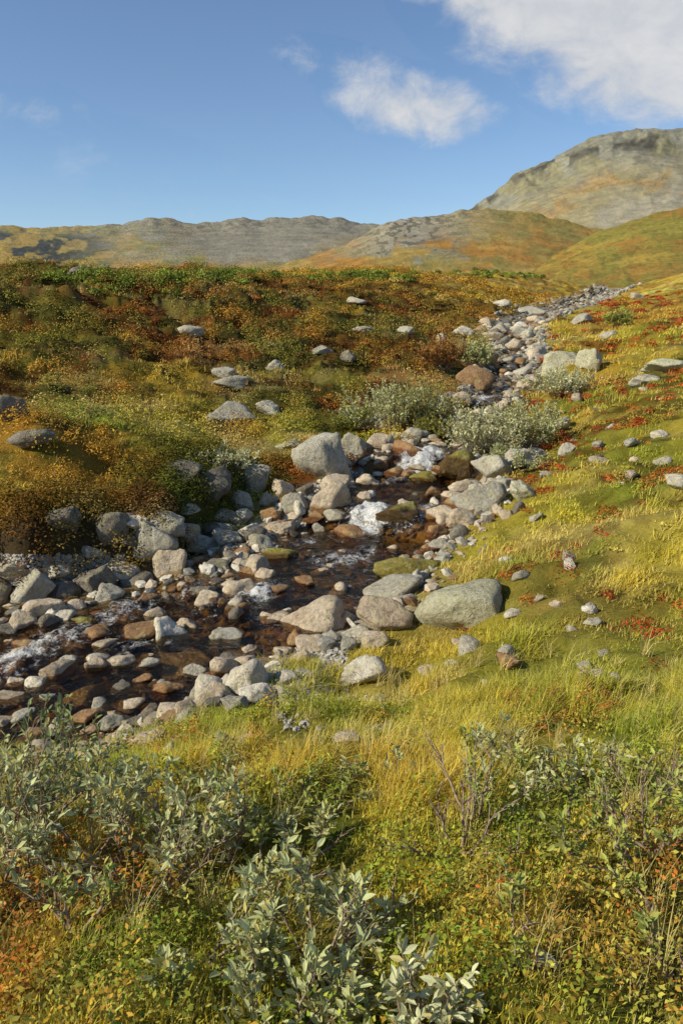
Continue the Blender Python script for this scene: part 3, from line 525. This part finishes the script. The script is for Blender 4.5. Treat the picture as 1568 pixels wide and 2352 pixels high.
x,y,r=samp(4000,9.5,15,0,.5);z,D,W,L,S,I,dn,eb=height(x,y);k=(S>0)&(x<-1.2)&(eb<8)&(eb>1.05)&(eb<2.2);x,y,z,r=x[k],y[k],z[k],r[k];c,_,_=zone(x,y)
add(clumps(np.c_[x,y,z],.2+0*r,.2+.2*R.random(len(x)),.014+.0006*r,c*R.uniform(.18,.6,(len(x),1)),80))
x,y,r=samp(1500,1.3,5.2,.3,.56);z,D,W,L,S,I,dn,eb=height(x,y);k=(dn>1.8)&(fbm(x*1.6,y*1.6,0,3,88)+.06*ss(-.3,.8,x)>.53);x,y,z,r=x[k],y[k],z[k],r[k]
pk=np.array([(.22,.28,.03),(.34,.36,.04),(.4,.36,.06),(.5,.3,.04),(.5,.17,.03),(.38,.2,.04)])[np.clip((fbm(x*1.1,y*1.1,0,3,89)*9-2.4+1.3*ss(-.3,.8,x)+R.normal(size=len(x))*1.0),0,5).astype(int)]
add(clumps(np.c_[x,y,z],.05+.06*R.random(len(x)),.06+.15*R.random(len(x)),.007+.0007*r,pk*R.uniform(.6,1.2,(len(x),1)),58,.55,.45))
ho=mk('heath',np.vstack(VV),np.vstack(FF),np.vstack(CC),M_heath,smooth=False);tag(ho,kind='stuff',label='rust orange and gold dwarf shrub heath cover',category='heath')
VV=[];FF=[];CC=[];off=0
u=np.r_[R.uniform(110,580,120),R.uniform(500,1000,170),R.uniform(180,420,20),R.uniform(1000,1250,60)];v=np.r_[R.uniform(632,652,120),R.uniform(628,646,170),R.uniform(650,680,20),R.uniform(622,640,60)]
p=cast(u,v);d=np.linalg.norm(p,axis=1);k=(d<110);p=p[k];d=d[k]
sc_=R.uniform(.4,1.2,len(p));add(clumps(p,.45*sc_,.34*sc_*R.uniform(.7,1.5,len(p)),.025+.0006*d,np.array([.19,.23,.03])*R.uniform(.6,1.6,(len(p),1)),130))
so=mk('scrub',np.vstack(VV),np.vstack(FF),np.vstack(CC),M_heath,smooth=False);tag(so,kind='stuff',label='low green dwarf birch scrub along the slope crest',category='scrub')
# ---------------------------------------------------------------- willow shrubs
LT=np.array([[0,2,6],[0,6,1],[6,2,4],[6,4,7],[6,7,3],[6,3,1],[7,4,5],[7,5,3]])
def willow(p,rad,hgt,nst,leaf,seed,col,label,ntw=7,lpt=9,bare=.1,thick=.005):
    rg=np.random.default_rng(seed);tv=[];tf=[];LP=[];LD=[]
    def tube(pts,r0,r1):
        b0=len(tv);n=len(pts)
        for i,pt in enumerate(pts):
            d=pts[min(i+1,n-1)]-pts[max(i-1,0)];d=d/(np.linalg.norm(d)+1e-9);s=np.cross(d,[.3,.2,.93]);s/=np.linalg.norm(s)+1e-9;t=np.cross(d,s);r=r0+(r1-r0)*i/(n-1)
            for k in range(4):
                a=k*1.5708;tv.append(pt+(s*math.cos(a)+t*math.sin(a))*r)
        for i in range(n-1):
            for k in range(4): a=b0+i*4+k;b=b0+i*4+(k+1)%4;tf.append((a,b,b+4,a+4))
    for s in range(nst):
        a=rg.uniform(0,6.28);sp=rg.uniform(.2,1.0)*rad;Hh=hgt*rg.uniform(.6,1.05)*(1-.35*(sp/rad)**2);tgt=np.array([math.cos(a)*sp,math.sin(a)*sp,Hh])
        b=np.array([math.cos(a),math.sin(a),0])*rad*.12*rg.random();n=8;pts=[];wig=rg.normal(size=3)*.06*hgt;ph=rg.uniform(0,6)
        for i in range(n):
            t=i/(n-1);q_=b+np.array([tgt[0]*t**.8,tgt[1]*t**.8,tgt[2]*t**1.25])+wig*math.sin(t*5+ph)*t+rg.normal(size=3)*.012*hgt;pts.append(q_)
        tube(pts,thick*rg.uniform(.8,1.3),thick*.3)
        isb=rg.random()<bare
        for k in range(ntw):
            t=rg.uniform(.35,1.0) if k else 1.0;i=min(int(t*(n-1)),n-2);q0=pts[i]+(pts[i+1]-pts[i])*(t*(n-1)-i)
            ax=pts[i+1]-pts[i];ax/=np.linalg.norm(ax)+1e-9
            dr=ax*.8+rg.normal(size=3)*.6+np.array([math.cos(a)*.2,math.sin(a)*.2,.45]);dr/=np.linalg.norm(dr);ln=(hgt+rad)*.5*rg.uniform(.22,.45)
            tp=[q0];d=dr.copy()
            for j in range(4): d=d+rg.normal(size=3)*.14+np.array([0,0,.08]);d/=np.linalg.norm(d);tp.append(tp[-1]+d*ln/4)
            tube(tp,thick*.38,thick*.14)
            if isb: continue
            for j in range(lpt):
                f=rg.uniform(.15,1.0) if j>1 else 1.0;ii=min(int(f*4),3);qq=tp[ii]+(tp[ii+1]-tp[ii])*(f*4-ii)
                ld=d*.7+rg.normal(size=3)*.55;ld/=np.linalg.norm(ld);LP.append(qq);LD.append(ld)
    e=bpy.data.objects.new('willow_shrub',None);e.location=p;e.empty_display_size=.1;COL.objects.link(e)
    tag(e,label=label,category='shrub',group='willow shrubs by the stream')
    br=mk('branches',np.array(tv),np.array(tf),None,M_bark);br.parent=e
    LP=np.array(LP);LD=np.array(LD);n=len(LP);s=np.cross(LD,rg.normal(size=(n,3))*.5+np.array([0,0,1]));s/=np.linalg.norm(s,axis=1)[:,None];nn=np.cross(s,LD)
    ll=(leaf*rg.uniform(.5,1.15,n))[:,None];w=ll*.2;o=lambda a,b,c:LP+LD*ll*a+s*w*b+nn*ll*c
    V=np.stack([o(0,0,0),o(.35,-1,.05),o(.35,1,.05),o(.72,-.75,.03),o(.72,.75,.03),o(1,0,-.06),o(.35,0,-.01),o(.72,0,-.03)],1)
    C=np.array(col)*rg.uniform(.65,1.3,(n,1));k=rg.random(n)<.18;C[k]=C[k]*.4+np.array([.52,.40,.08])*.6
    fo_=mk('foliage',V.reshape(-1,3),(LT[None]+np.arange(n)[:,None,None]*8).reshape(-1,3),np.repeat(C,8,0),M_willow,smooth=False);fo_.parent=e
SAGE=(.50,.51,.24);SG2=(.38,.42,.10);PALE=(.60,.59,.34);DKS=(.24,.28,.11)
WS=[(50,2010,.36,.32,14,.038,SAGE,'s'),(210,1970,.3,.28,10,.038,SAGE,'s'),(10,1900,.4,.34,14,.036,DKS,'s'),(350,2060,.32,.32,12,.038,SAGE,'s'),(430,1930,.25,.2,7,.036,SG2,'s'),(470,2200,.22,.2,6,.038,SAGE,'s'),
(740,2230,.22,.25,11,.04,SAGE,'s'),(850,2150,.15,.18,7,.038,SAGE,'s'),(990,2400,.12,.2,8,.038,PALE,'s'),(640,2420,.2,.2,8,.04,SAGE,'s'),(400,2440,.16,.12,4,.036,SG2,'s'),
(1240,1800,.28,.24,9,.036,SAGE,'s'),(1130,1800,.2,.16,5,.036,SG2,'s'),(1400,1840,.22,.2,5,.036,SAGE,'b'),(1530,1860,.25,.26,5,.036,SG2,'b'),(900,1830,.2,.14,4,.034,SAGE,'s'),(1060,1960,.24,.22,7,.034,SG2,'b'),(1440,2000,.24,.2,6,.036,SG2,'b'),(640,1880,.22,.14,5,.034,SG2,'s'),
(90,1850,.34,.26,12,.036,DKS,'s'),(1550,2250,.15,.14,4,.034,SG2,'b'),(300,1900,.28,.2,8,.036,SAGE,'s'),(520,1860,.22,.14,6,.034,SAGE,'s'),(760,1850,.18,.12,4,.034,SG2,'b'),(1320,1930,.2,.18,5,.034,SG2,'b'),(620,2080,.18,.16,5,.034,SG2,'b'),(180,2150,.2,.16,5,.034,SG2,'b'),(1180,2150,.18,.12,4,.034,SG2,'b'),
(540,1960,.2,.2,6,.034,SAGE,'b'),(1090,1880,.22,.22,6,.034,SAGE,'b'),(700,1980,.16,.14,5,.034,SAGE,'s'),(1500,1950,.25,.2,7,.034,SG2,'b')]
wp=cast([w[0] for w in WS],[w[1] for w in WS])
for i,w in enumerate(WS):
    b=w[7]=='b';willow(wp[i],w[2],w[3],w[4],w[5],900+i,w[6],'sparse willow shrub with bare twisted twigs in grass' if b else 'silvery sage green willow shrub growing from grass',ntw=8,bare=.55 if b else .12,thick=.0075 if b else .0055)
WM=[(905,990,1.1,.8,60,.075,SAGE),(830,985,.6,.4,24,.07,SG2),(980,985,.7,.85,32,.07,(.32,.30,.07)),(1110,1050,.8,.75,45,.07,PALE),(1210,1030,.85,.7,45,.07,SAGE),(1085,845,.75,.75,28,.11,SAGE),(1290,905,.9,.45,28,.09,PALE),(1020,850,.8,.75,30,.1,(.38,.17,.04)),
(530,1085,.55,.36,26,.055,PALE),(1420,752,.6,.6,14,.14,SG2),(470,1075,.4,.22,12,.055,PALE),(1000,1020,.5,.5,26,.07,(.28,.27,.06)),(1180,1080,.5,.3,18,.065,SAGE)]
wp=cast([w[0] for w in WM],[w[1] for w in WM])
for i,w in enumerate(WM): willow(wp[i],w[2],w[3],w[4],w[5],950+i,w[6],'dense rounded willow shrub on the stream bank',ntw=10,lpt=11,bare=0,thick=.010)
# ---------------------------------------------------------------- sky, sun
w=bpy.data.worlds.new("World");sc.world=w;w.use_nodes=True;nt=w.node_tree;nt.nodes.clear();out=nt.nodes.new('ShaderNodeOutputWorld')
ts=Vector((-.78,-.32,.54)).normalized();el=math.asin(ts.z);az=math.atan2(ts.x,ts.y)
sky=nd(nt,'ShaderNodeTexSky',sky_type='NISHITA');sky.sun_disc=False;sky.sun_elevation=el;sky.sun_rotation=az;sky.altitude=900;sky.air_density=1.0;sky.dust_density=.2;sky.ozone_density=2.5
tint=mixn(nt,1.0,sky.outputs[0],(.92,.98,1.04,1),'MULTIPLY')
bg=nd(nt,'ShaderNodeBackground');bg.inputs[1].default_value=.125;nt.links.new(tint,bg.inputs[0])
tc=nd(nt,'ShaderNodeTexCoord');sp=nd(nt,'ShaderNodeSeparateXYZ');nt.links.new(tc.outputs['Generated'],sp.inputs[0])
yy_=mth(nt,'MAXIMUM',sp.outputs[1],.05);A=mth(nt,'DIVIDE',sp.outputs[0],yy_);Cc=mth(nt,'DIVIDE',sp.outputs[2],yy_)
cb=nd(nt,'ShaderNodeCombineXYZ');nt.links.new(A,cb.inputs[0]);nt.links.new(mth(nt,'MULTIPLY',Cc,1.4),cb.inputs[1])
fn=noisen(nt,cb.outputs[0],14,10,.62,.3);fn2=noisen(nt,cb.outputs[0],4.5,6,.6,.4)
cur=None
for (u,v,ru,rv,rot,amp) in [(1450,20,470,190,.1,1.7),(1500,150,330,140,.1,1.5),(1130,10,300,80,.35,1.3),(1250,70,250,110,.4,1.2),(870,185,230,55,.3,.8),(960,245,200,80,.15,1.15),(95,262,80,42,.5,.5),(215,272,120,28,.55,.42),(10,235,70,34,.2,.5),(420,420,520,90,.3,.15)]:
    dx,dy,dz=ray(u,v);a0,c0=float(dx/dy),float(dz/dy)
    da=mth(nt,'SUBTRACT',A,a0);dc=mth(nt,'SUBTRACT',Cc,c0);cr,sr=math.cos(-rot),math.sin(-rot)
    p1=mth(nt,'DIVIDE',mth(nt,'ADD',mth(nt,'MULTIPLY',da,cr),mth(nt,'MULTIPLY',dc,sr)),ru/F*1.1)
    p2=mth(nt,'DIVIDE',mth(nt,'SUBTRACT',mth(nt,'MULTIPLY',dc,cr),mth(nt,'MULTIPLY',da,sr)),rv/F*1.1)
    m=mth(nt,'SUBTRACT',1.0,mth(nt,'ADD',mth(nt,'POWER',mth(nt,'ABSOLUTE',p1),2),mth(nt,'POWER',mth(nt,'ABSOLUTE',p2),2)),False)
    m=mth(nt,'MULTIPLY',mth(nt,'MAXIMUM',m,0.0),amp);cur=m if cur is None else mth(nt,'MAXIMUM',cur,m)
has=mth(nt,'MULTIPLY',cur,5,True)
nn=mth(nt,'ADD',mth(nt,'MULTIPLY',mth(nt,'SUBTRACT',fn,.5),2.2),mth(nt,'MULTIPLY',mth(nt,'SUBTRACT',fn2,.5),1.5))
den=mth(nt,'MULTIPLY',mth(nt,'ADD',mth(nt,'SUBTRACT',cur,.3),nn),has)
al=nd(nt,'ShaderNodeMapRange',interpolation_type='SMOOTHSTEP');nt.links.new(den,al.inputs[0]);al.inputs[1].default_value=-.1;al.inputs[2].default_value=1.05;al.inputs[4].default_value=.93
cc_=mixn(nt,rampn(nt,mth(nt,'ADD',mth(nt,'MULTIPLY',fn,.6),mth(nt,'MULTIPLY',fn2,.4)),.38,.6),(.60,.63,.68),(.80,.80,.80))
b2=nd(nt,'ShaderNodeBackground');nt.links.new(cc_,b2.inputs[0]);b2.inputs[1].default_value=.92
mx=nd(nt,'ShaderNodeMixShader');nt.links.new(mth(nt,'MULTIPLY',al.outputs[0],mth(nt,'GREATER_THAN',sp.outputs[1],.05)),mx.inputs[0]);nt.links.new(bg.outputs[0],mx.inputs[1]);nt.links.new(b2.outputs[0],mx.inputs[2]);nt.links.new(mx.outputs[0],out.inputs[0])
sl=bpy.data.lights.new('sun','SUN');sl.energy=5.0;sl.angle=math.radians(.5);sl.color=(1,.93,.74);so_=bpy.data.objects.new('sun',sl);so_.rotation_euler=ts.to_track_quat('Z','Y').to_euler();COL.objects.link(so_)
cd=bpy.data.cameras.new('camera');cam=bpy.data.objects.new('camera',cd);COL.objects.link(cam);cd.sensor_fit='VERTICAL';cd.sensor_height=36;cd.lens=28;cd.clip_start=.05;cd.clip_end=8000
cam.rotation_euler=(math.pi/2-PIT,0,0);sc.camera=cam
sc.view_settings.view_transform='Standard';sc.view_settings.look='None';sc.view_settings.exposure=0
